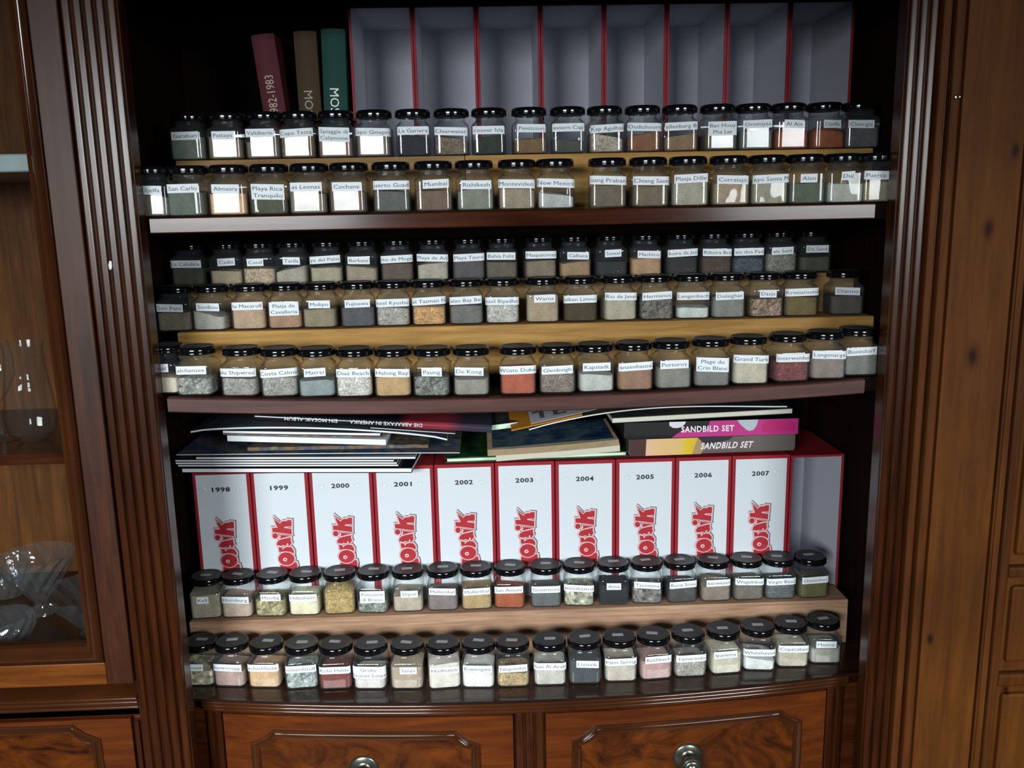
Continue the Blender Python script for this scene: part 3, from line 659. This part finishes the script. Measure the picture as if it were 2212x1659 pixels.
sheaf('comic', 'dark folded comic with a brown printed edge under the thick white book', 'magazine', (535, 974), (925, 967), .0052, .15, COMIC, COMIC, .129)['group'] = PG
sheaf('softcover_book', 'thick white-edged softcover book in the middle of the left pile', 'book', (491.5, 953), (834, 961.5), .0085, .16, PAGES, PAGES, .129)['group'] = PG
sheaf('comic', 'thin comic with a reddish printed edge on the thick white book', 'magazine', (482, 939.4), (823, 945.5), .0019, .15, PINKC, DARKC, .129)['group'] = PG
sheaf('magazine', 'white-edged magazine above the reddish comic', 'magazine', (482, 936), (821, 941.5), .0042, .16, PAGES, GREYC, .129)['group'] = PG
sheaf('magazine', 'limp white magazine arching over the left pile, its right end drooping', 'magazine', (412, 935.5), (966, 952), .0032, .17, PAGES, GREYC, .129, bend=lambda q: .0117*abs(math.sin(math.pi*q))**.6)['group'] = PG
sheaf('comic', 'thin white comic slipping out under the black album spine', 'magazine', (800, 925.3), (983, 938), .0017, .14, PAGES, GREYC, .129)['group'] = PG
# black album with a rounded spine to the front
def album():
    A, B = at(550, 910, .129), at(1062, 936, .129); ln = B-A; L = ln.length
    t = thing('hardback_album', 'black glossy album with upside-down title on its spine, top of the left pile', 'book', A, 0, PG)
    ang = math.atan2(ln.z, ln.x); t.rotation_euler = (0, -ang, 0)
    th = .0122
    m = mat('black_album_print', (.008, .009, .014), .2, .6); nt, n, l, b = nodes(m)
    tc = n.new('ShaderNodeTexCoord'); sp = n.new('ShaderNodeSeparateXYZ'); l.new(tc.outputs['Object'], sp.inputs[0])
    mr = n.new('ShaderNodeMapRange'); mr.inputs[1].default_value = L*.6; mr.inputs[2].default_value = L; l.new(sp.outputs[0], mr.inputs[0])
    r = ramp(n, [(0, (.008, .009, .014)), (.12, (.20, .02, .03)), (.5, (.26, .03, .05)), (.68, (.05, .03, .05)), (1, (.03, .035, .06))]); l.new(mr.outputs[0], r.inputs[0]); l.new(r.outputs[0], b.inputs['Base Color'])
    o = MB(); sec = [(.004*(1-math.cos(a))*1.0, th/2+th/2*math.sin(a)) for a in [math.pi/2-math.pi*k/10 for k in range(11)]]
    sec = [(.0045-.0045*math.cos(a), th/2+th/2*math.sin(a)) for a in [math.pi/2-math.pi*k/10 for k in range(11)]]
    sec = sec+[(.21, 0), (.21, .0018), (.006, .0018), (.006, th-.0018), (.21, th-.0018), (.21, th)]
    o.loft([[(L*q, y, z) for y, z in sec] for q in (0, .25, .5, .75, 1)], smooth=True); cv = o.build('cover', m, t, sharp=45)
    o = MB(); o.box(.004, L-.004, .0065, .205, .002, th-.002); o.build('pages', PAGES, t)
    for tx, q, w in (('EIN MOSAIK-ALBUM', .235, .078), ('DIE ABRAFAXE IN AMERIKA', .55, .108)):
        R = Matrix.Translation((L*q, -.0004, th*.55)) @ Matrix.Rotation(math.pi, 4, 'Y')
        flat_text('spine_lettering', tx, 'thin', .0078, R, PAGES, cv, width=w)
    return t
album()
# --- middle pile
sheaf('hardback_book', 'green hardback book with pale green pages under the yellowed paperback', 'book', (962, 1000.5), (1357, 985.5), .0082, .16, PALEGREEN, GREENC, .152, .158, cover_th=.0016, inset=.003)['group'] = PG
def paperback():
    A, B = at(1072, 998, .12), at(1340, 976, .12)
    t = thing('paperback_book', 'yellowed paperback with a painted blue cover lying on the green hardback', 'book', A, 0, PG)
    ln = B-A; L = ln.length; ang = math.atan2(ln.z, ln.x)
    t.rotation_euler = (0, -ang, 0); th = .0165
    o = MB(); o.box(0, L, 0, .15, .0005, th*.62, .001); o.build('pages', YELLOWED, t)
    o = MB(); o.loft([[(x, y0, th*.62), (x, .15, th*.62), (x, .15, th), (x, y0+.012, th)] for x, y0 in [(-.012+(L+.012)*k/10, -.006*math.sin(math.pi*k/10)) for k in range(11)]], smooth=False); cv = o.build('cover', BEIGE, t)
    o = MB(); o.box(-.004, L-.006, .018, .148, th, th+.0006); o.build('cover_picture', BLUEC, cv)
    return t
paperback()
sheaf('notebook', 'small pale notebook under the orange brochure, next to the album end', 'book', (1062, 930), (1118, 923), .0085, .12, PALEGREEN, DARKC, .150)['group'] = PG
# orange brochure and a folded magazine with printed letters
def brochure():
    A = at(1105, 930.5, .128); B = at(1258, 896.5, .128); ln = B-A; L = ln.length; ang = math.atan2(ln.z, ln.x)
    t = thing('brochure', 'orange brochure with large pale letters sliding forward between the piles', 'magazine', A, 0, PG)
    t.rotation_euler = (math.radians(7), -ang, 0)
    o = MB(); o.box(0, L, -.002, .10, 0, .0022); o.build('pages', mat('orange_print', (.42, .17, .015), .4), t)
    o = MB(); o.box(L*.28, L*1.25, .004, .10, .0023, .0029); pn = o.build('title_panel', mat('pale_grey_print', (.42, .42, .45), .5), t)
    R = Matrix.Translation((L*.72, .035, .0031)) @ Matrix.Rotation(-math.pi/2, 4, 'X')
    flat_text('lettering', 'TEC', 'bold', .045, R, mat('slate_print', (.08, .09, .11), .5), pn, width=.085)
    return t
brochure()
sheaf('magazine', 'thin bent magazine rising from the middle pile onto the right-hand boxes', 'magazine', (1143, 930), (1700, 880), .0024, .14, PAGES, DARKC, .131, bend=lambda q: .0165*math.sin(math.pi*min(1, q**.8))**1.1, cover_th=.0004)['group'] = PG
# --- right pile: two craft boxes under a white-edged book
def craft_box(A, B, topv, label, base, prints, tx, tw, tq, tz, italic):
    a, c = at(*A, .148), at(*B, .152); up = at(A[0], topv, .148); th = up.z-a.z
    t = thing('craft_box', label, 'box', a, 0, PG); ln = c-a; L = math.hypot(ln.x, ln.y); ang = math.atan2(ln.z, ln.x)
    t.rotation_euler = (0, -ang, math.atan2(ln.y, ln.x))
    o = MB(); o.box(0, L, 0, .20, 0, th*.93, .001); tray = o.build('tray', base, t)
    o = MB(); o.box(-.0008, L+.0008, -.0008, .2008, th*.10, th, .001); lid = o.build('box_lid', base, t)
    for k, (pts, m) in enumerate(prints):
        o = MB(); o.poly([(L*q, th*h) for q, h in pts], -.0010-.00008*k); o.build('printed_patch', m, lid)
    R = Matrix.Translation((L*tq, -.0022, th*tz)) @ Matrix(((1, 0, italic, 0), (0, 1, 0, 0), (0, 0, 1, 0), (0, 0, 0, 1)))
    flat_text('lettering', tx, 'bold', th*.52, R, mat('pale_box_lettering', (.80, .72, .78), .5), lid, width=tw)
    return t
def banded(name, stops, scale, ax=0):
    m = mat(name, (.5, .5, .5), .35); nt, n, l, b = nodes(m)
    tc = n.new('ShaderNodeTexCoord'); sp = n.new('ShaderNodeSeparateXYZ'); l.new(tc.outputs['Object'], sp.inputs[0])
    mr = n.new('ShaderNodeMapRange'); mr.inputs[1].default_value = scale[0]; mr.inputs[2].default_value = scale[1]; l.new(sp.outputs[ax], mr.inputs[0])
    r = ramp(n, stops); l.new(mr.outputs[0], r.inputs[0]); l.new(r.outputs[0], b.inputs['Base Color']); return m
BL = at(1716, 972, .15).x-at(1360, 985, .15).x
MAROON = mat('maroon_box_end', (.05, .012, .012), .5)
GREYB = mat('brown_grey_box', (.115, .10, .085), .45)
SUN = banded('amber_gradient_print', [(0, (.72, .45, .30)), (.3, (.70, .46, .20)), (.65, (.68, .47, .18)), (.78, (.72, .50, .02)), (1, (.62, .42, .03))], (BL*.095, BL*.41))
craft_box((1360, 985.5), (1716, 973), 950, 'lower craft box with an amber gradient and slanted pale lettering', GREYB,
          [([(0, 0), (.095, 0), (.1, 1), (0, 1)], MAROON), ([(.095, .0), (.375, .0), (.41, 1), (.1, 1)], SUN), ([(.375, 0), (.43, .0), (.46, .5), (.41, 1)], mat('tan_print', (.36, .25, .12), .45)), ([(.45, .55), (.6, .8), (.62, 1), (.41, 1)], mat('dark_print', (.02, .02, .02), .4))],
          'SANDBILD SET', BL*.315, .585, .5, .25)
MAG = mat('magenta_print', (.50, .035, .22), .35); WHITEP = mat('pale_lilac_print', (.72, .66, .76), .35); BLK = mat('black_print', (.006, .006, .006), .4)
craft_box((1349, 948), (1723, 937), 914, 'upper craft box, black and magenta with straight white lettering', BLK,
          [([(.27, 0), (1, 0), (1, 1), (.49, 1), (.47, .45), (.44, .3), (.40, .3), (.345, .55)], MAG), ([(.255, 1), (.255, .78), (.275, .62), (.30, .60), (.325, .66), (.345, .85), (.35, 1)], WHITEP),
           ([(.645, 1), (.665, .7), (.70, .36), (.718, .28), (.742, .36), (.758, .62), (.765, 1)], mat('silver_print', (.45, .52, .56), .3)), ([(.79, .15), (.97, .2), (.99, .5), (.95, .95), (.82, .95), (.785, .6)], mat('deep_pink_print', (.50, .02, .16), .35))],
          'SANDBILD SET', BL*.32, .475, .52, 0)
sheaf('softcover_book', 'white-edged book with a dark cover on top of the magenta box', 'book', (1323, 914.5), (1711, 893.5), .0085, .17, CREAM, DARKC, .145, .149, cover_th=.0009)['group'] = PG

# ------------------------------------------------------------------ sand jars
A_, C_ = .0238, .0075           # half width and corner radius of a jar
def sq_ring(a, c, z, n=5):
    pts = []; f = a-c
    for k, (sx, sy) in enumerate(((1, -1), (1, 1), (-1, 1), (-1, -1))):
        arc = []
        for i in range(n):
            t = (k-1)*math.pi/2+math.pi/2*i/(n-1)
            arc.append((sx*f+c*math.cos(t), sy*f+c*math.sin(t), z))
        ex = lambda p: (math.copysign(.86*f, p[0]), p[1], z)
        ey = lambda p: (p[0], math.copysign(.86*f, p[1]), z)
        e0, e1 = (ex(arc[0]), ey(arc[-1])) if k in (0, 2) else (ey(arc[0]), ex(arc[-1]))
        pts += [e0]+arc+[e1]
    return pts
def round_ring(r, z, like, w):
    out = []
    for (x, y, _z) in like:
        a = math.atan2(y, x); out.append((x*(1-w)+r*math.cos(a)*w, y*(1-w)+r*math.sin(a)*w, z))
    return out
base = sq_ring(A_, C_, 0)
rings = [sq_ring(A_-.0035, C_-.002, 0), sq_ring(A_-.001, C_, .0008), sq_ring(A_, C_, .0025), sq_ring(A_, C_, .0042), sq_ring(A_, C_, .0368), sq_ring(A_, C_, .0385), sq_ring(A_-.0006, C_, .0408),
         round_ring(.0228, .0432, sq_ring(A_-.0022, C_, 0), .25), round_ring(.0212, .0455, sq_ring(A_-.004, C_, 0), .65), round_ring(.0203, .0473, base, 1), round_ring(.0204, .0485, base, 1), round_ring(.0210, .0491, base, 1), round_ring(.0213, .0498, base, 1), round_ring(.0211, .0506, base, 1), round_ring(.0203, .0513, base, 1), round_ring(.0203, .0535, base, 1), round_ring(.0203, .056, base, 1)]
o = MB(); o.loft(rings, smooth=True, cap=True); jb = o.build('glass_body', GLASS, sharp=70); JAR = jb.data; bpy.data.objects.remove(jb)
o = MB(); o.lathe([(.0210, .0529), (.0238, .0530), (.0244, .0533), (.0247, .0538), (.0248, .0544), (.0247, .0551), (.0245, .0556), (.02445, .0560), (.0246, .0570), (.0246, .0582), (.0245, .0594), (.0242, .0606), (.0237, .0617), (.0230, .0625), (.0220, .0629), (.0212, .0627)], 48, cap=False)
o.lathe([(.0212, .0626), (.0204, .0621), (.012, .0621), (.0005, .0621)], 48, mi=1, cap=False); jl = o.build('lid', [LID, LIDTOP], sharp=75); LIDM = jl.data; bpy.data.objects.remove(jl)
o = MB(); o.box(-.0080, .0080, -.0035, .0035, .06215, .0625); js = o.build('price_sticker', STICKER); STK = js.data; bpy.data.objects.remove(js)
def along(s, off):
    """point at arc length s from the middle of the front face, off outside the glass"""
    f = A_-C_; q = C_*math.pi/2; sg = 1 if s >= 0 else -1; s = abs(s); r = C_+off
    if s <= f: return (sg*s, -(A_+off))
    if s <= f+q:
        a = (s-f)/C_; return (sg*(f+r*math.sin(a)), -(f+r*math.cos(a)))
    return (sg*(A_+off), -f+(s-f-q))
def name_colour(c):
    r, g, b = c; m = (r+g+b)/3; sat = (max(c)-min(c))/max(c)
    if m < 62: return 'black'
    if r > 1.55*g and r > 110: return 'rust-red' if m > 80 else 'dark red'
    if r > 1.12*g and b > .9*g and m > 100: return 'pinkish'
    if m > 205: return 'white'
    if sat < .14: return 'pale grey' if m > 150 else ('grey' if m > 95 else 'dark grey')
    if m > 165: return 'pale cream' if sat < .22 else 'sandy yellow'
    if m > 125: return 'tan'
    return 'brown'
def grain_word(k): return {'fine': 'sand', 'coarse': 'coarse sand', 'pebble': 'gravel', 'shell': 'pebbles'}[k]
for ri, (row, y, z, phrase, gain, zu, sag) in enumerate(ROWS):
    grp = 'sand jars in the '+phrase
    for i, (u, text, colr, kind, fill, slope) in enumerate(row):
        yy, zz = y, z
        for _ in range(3):
            # u was read on the body (rows 1-5) or the lid (rows 6-7): walk down the plane to that height
            v = 400
            for _k in range(8):
                p = at(u, v, yy); v += (p.z-(E+zz+zu))*F/(1.2); 
            x = p.x
            if ri == 6: yy = y-.0346*max(0, SHX(x))
            if ri == 4: zz = z-SAG*max(0, SHX(x))
        if ri == 3 and i == 18: yy += .004
        if ri == 4 and i in (0, 18): yy += .006
        rot = rnd.uniform(-.10, .10) if ri < 5 else rnd.uniform(-.13, .08)
        lines = text.split('|') if text else []
        lc_ = lin(colr); gm = sum(lc_)/3; col = tuple(min(.85, (c*.90+gm*.10)*gain) for c in lc_)
        nm = ' '.join(lines)
        side = {('Müllerthal', 7): ' beside tan one', ('Müllerthal', 8): ' beside grey one'}.get((text, i), '') if ri == 5 else ''
        lab = f'jar of {name_colour(colr)} {grain_word(kind)} labelled {nm}{side}, {phrase}' if nm else f'unlabelled jar of yellow-brown gravel, {phrase}'
        t = thing('sand_jar', lab, 'jar', (x, yy, E+zz+(.0018 if ri == 4 else .0003)), rot, grp)
        link('glass_body', JAR, t); link('lid', LIDM, t)
        if ri >= 5:
            s = link('price_sticker', STK, t); s.rotation_euler = (0, 0, rnd.uniform(-.35, .2)-rot)
            s.location = (rnd.uniform(-.002, .002), rnd.uniform(.0005, .004), 0)
        # the filling
        h = .004+fill*.037; a, c = A_-.0018, C_-.0016; seed = rnd.random()*50
        def top(px, py):
            d = math.hypot(px, py)/.022
            q = (.006*(1-d*d) if slope == 'm' else (slope*-px*.55+ .0018*(1-d)))
            return h+q+.0022*noise.noise(Vector((px*60+seed, py*60, seed)))
        o = MB(); lo = sq_ring(a-.001, c, .0022, 4); l2 = sq_ring(a, c, .0038, 4)
        def capz(k): return [(px*k, py*k, max(.006, top(px*k, py*k))) for px, py, _ in l2]
        o.loft([lo, l2, capz(1), capz(.66), capz(.33)], smooth=True, cap=True); sd = o.build('sand_filling', SAND[kind], t, sharp=50)
        sd.color = (*col, 1)
        # paper label wrapped round the front, with its lettering
        if lines:
            two = len(lines) == 2; tilt = rnd.uniform(-.045, .045); zc = (.0335 if ri < 5 else .0315)+rnd.uniform(-.0015, .0015)
            size = .0070; st = 1.32
            hl = 0; dat = []
            for q, tx in enumerate(lines):
                vs_, fs_, x0, x1 = TEXTS[(tx, 'thin')]; w = (x1-x0)*size*st; k = 1
                if w > .053: k = .053/w; w = .053
                dat.append((vs_, fs_, (x0+x1)/2, size*st*k, w)); hl = max(hl, w/2+.0022)
            shift = max(-(.021-hl), min(.021-hl, rnd.uniform(-.004, .004))) if hl < .02 else 0
            lh = .0108
            o = MB(); n = 22; tot = lh*(1.75 if two else 1)
            rr = [[(*along(shift+hl*(2*k/n-1), .00035), zc-(tot-lh)+tilt*(hl*(2*k/n-1))+d) for d in (-lh/2, -lh/2+tot)] for k in range(n+1)]
            vs_ = [p for r in rr for p in r]; o.add(vs_, [(2*k, 2*k+2, 2*k+3, 2*k+1) for k in range(n)], 0, True)
            lb = o.build('paper_label', PAPER, t, sharp=80)
            o = MB()
            for q, (vs_, fs_, cx, sx, w) in enumerate(dat):
                zo = zc-q*lh*.78
                o.add([(*along(shift+(v.x-cx)*sx, .0006), zo+tilt*(v.x-cx)*sx+(v.y-.34)*size) for v in vs_], fs_)
            o.build('lettering', INK, lb)

# ------------------------------------------------------------------ crystal behind the glass door
def crystal(name, label, prof, u, v, y, zfloor, n=24, facet=.0, scale=1, tilt=0, cat='glassware', m=None):
    p = at(u, v, y)
    t = thing(name, label, cat, (p.x, y, zfloor), .2)
    t.rotation_euler = (0, tilt, .2)
    inner = [(max(.0006, r-.0028), h+(.003 if k == 0 else 0)) for k, (r, h) in enumerate(prof)]
    o = MB(); o.lathe([(r*scale, h*scale) for r, h in prof], n, facet=facet, smooth=facet == 0)
    # open bowl: drop the top cap
    o.f.pop(); o.mi.pop(); o.sm.pop()
    o.build('glass_body', m or CRYSTAL, t, sharp=25)
    return t
zf1, zf2 = E-.588+.0003, E-.3005+.0003
b_ = crystal('crystal_bowl', 'large cut-crystal footed bowl with a flaring rim at the bottom of the glazed cabinet', [(.022, 0), (.022, .004), (.010, .010), (.008, .016), (.012, .022), (.030, .045), (.044, .066), (.052, .084), (.055, .094)], 93, 1330, .135, zf1, 28, .035)
crystal('crystal_dish', 'conical crystal dish partly hidden behind the door stile', [(.012, 0), (.012, .003), (.006, .008), (.02, .024), (.042, .05), (.060, .072)], 193, 1375, .052, zf1, 26, .03)
crystal('crystal_bowl', 'low round crystal bowl at the lower left corner of the glazed cabinet', [(.020, 0), (.024, .003), (.036, .014), (.041, .026), (.040, .036), (.037, .042)], 14, 1385, .035, zf1, 28, .03)
crystal('crystal_tumbler', 'cut-crystal tumbler behind the low round bowl', [(.018, 0), (.024, .003), (.030, .02), (.036, .045), (.039, .060)], 26, 1330, .20, zf1, 24, .03)
crystal('glass_vase', 'rounded clear glass vase on the upper wooden shelf of the glazed cabinet', [(.016, 0), (.020, .003), (.030, .014), (.034, .03), (.032, .06), (.027, .095), (.025, .125), (.027, .14)], 75, 960, .075, zf2, 32, m=CLEAR)
crystal('wine_glass', 'slender stemmed glass left of the rounded vase', [(.026, 0), (.024, .002), (.005, .006), (.0035, .03), (.004, .055), (.014, .066), (.026, .09), (.027, .115), (.023, .14)], 8, 965, .09, zf2, 28, m=CLEAR)
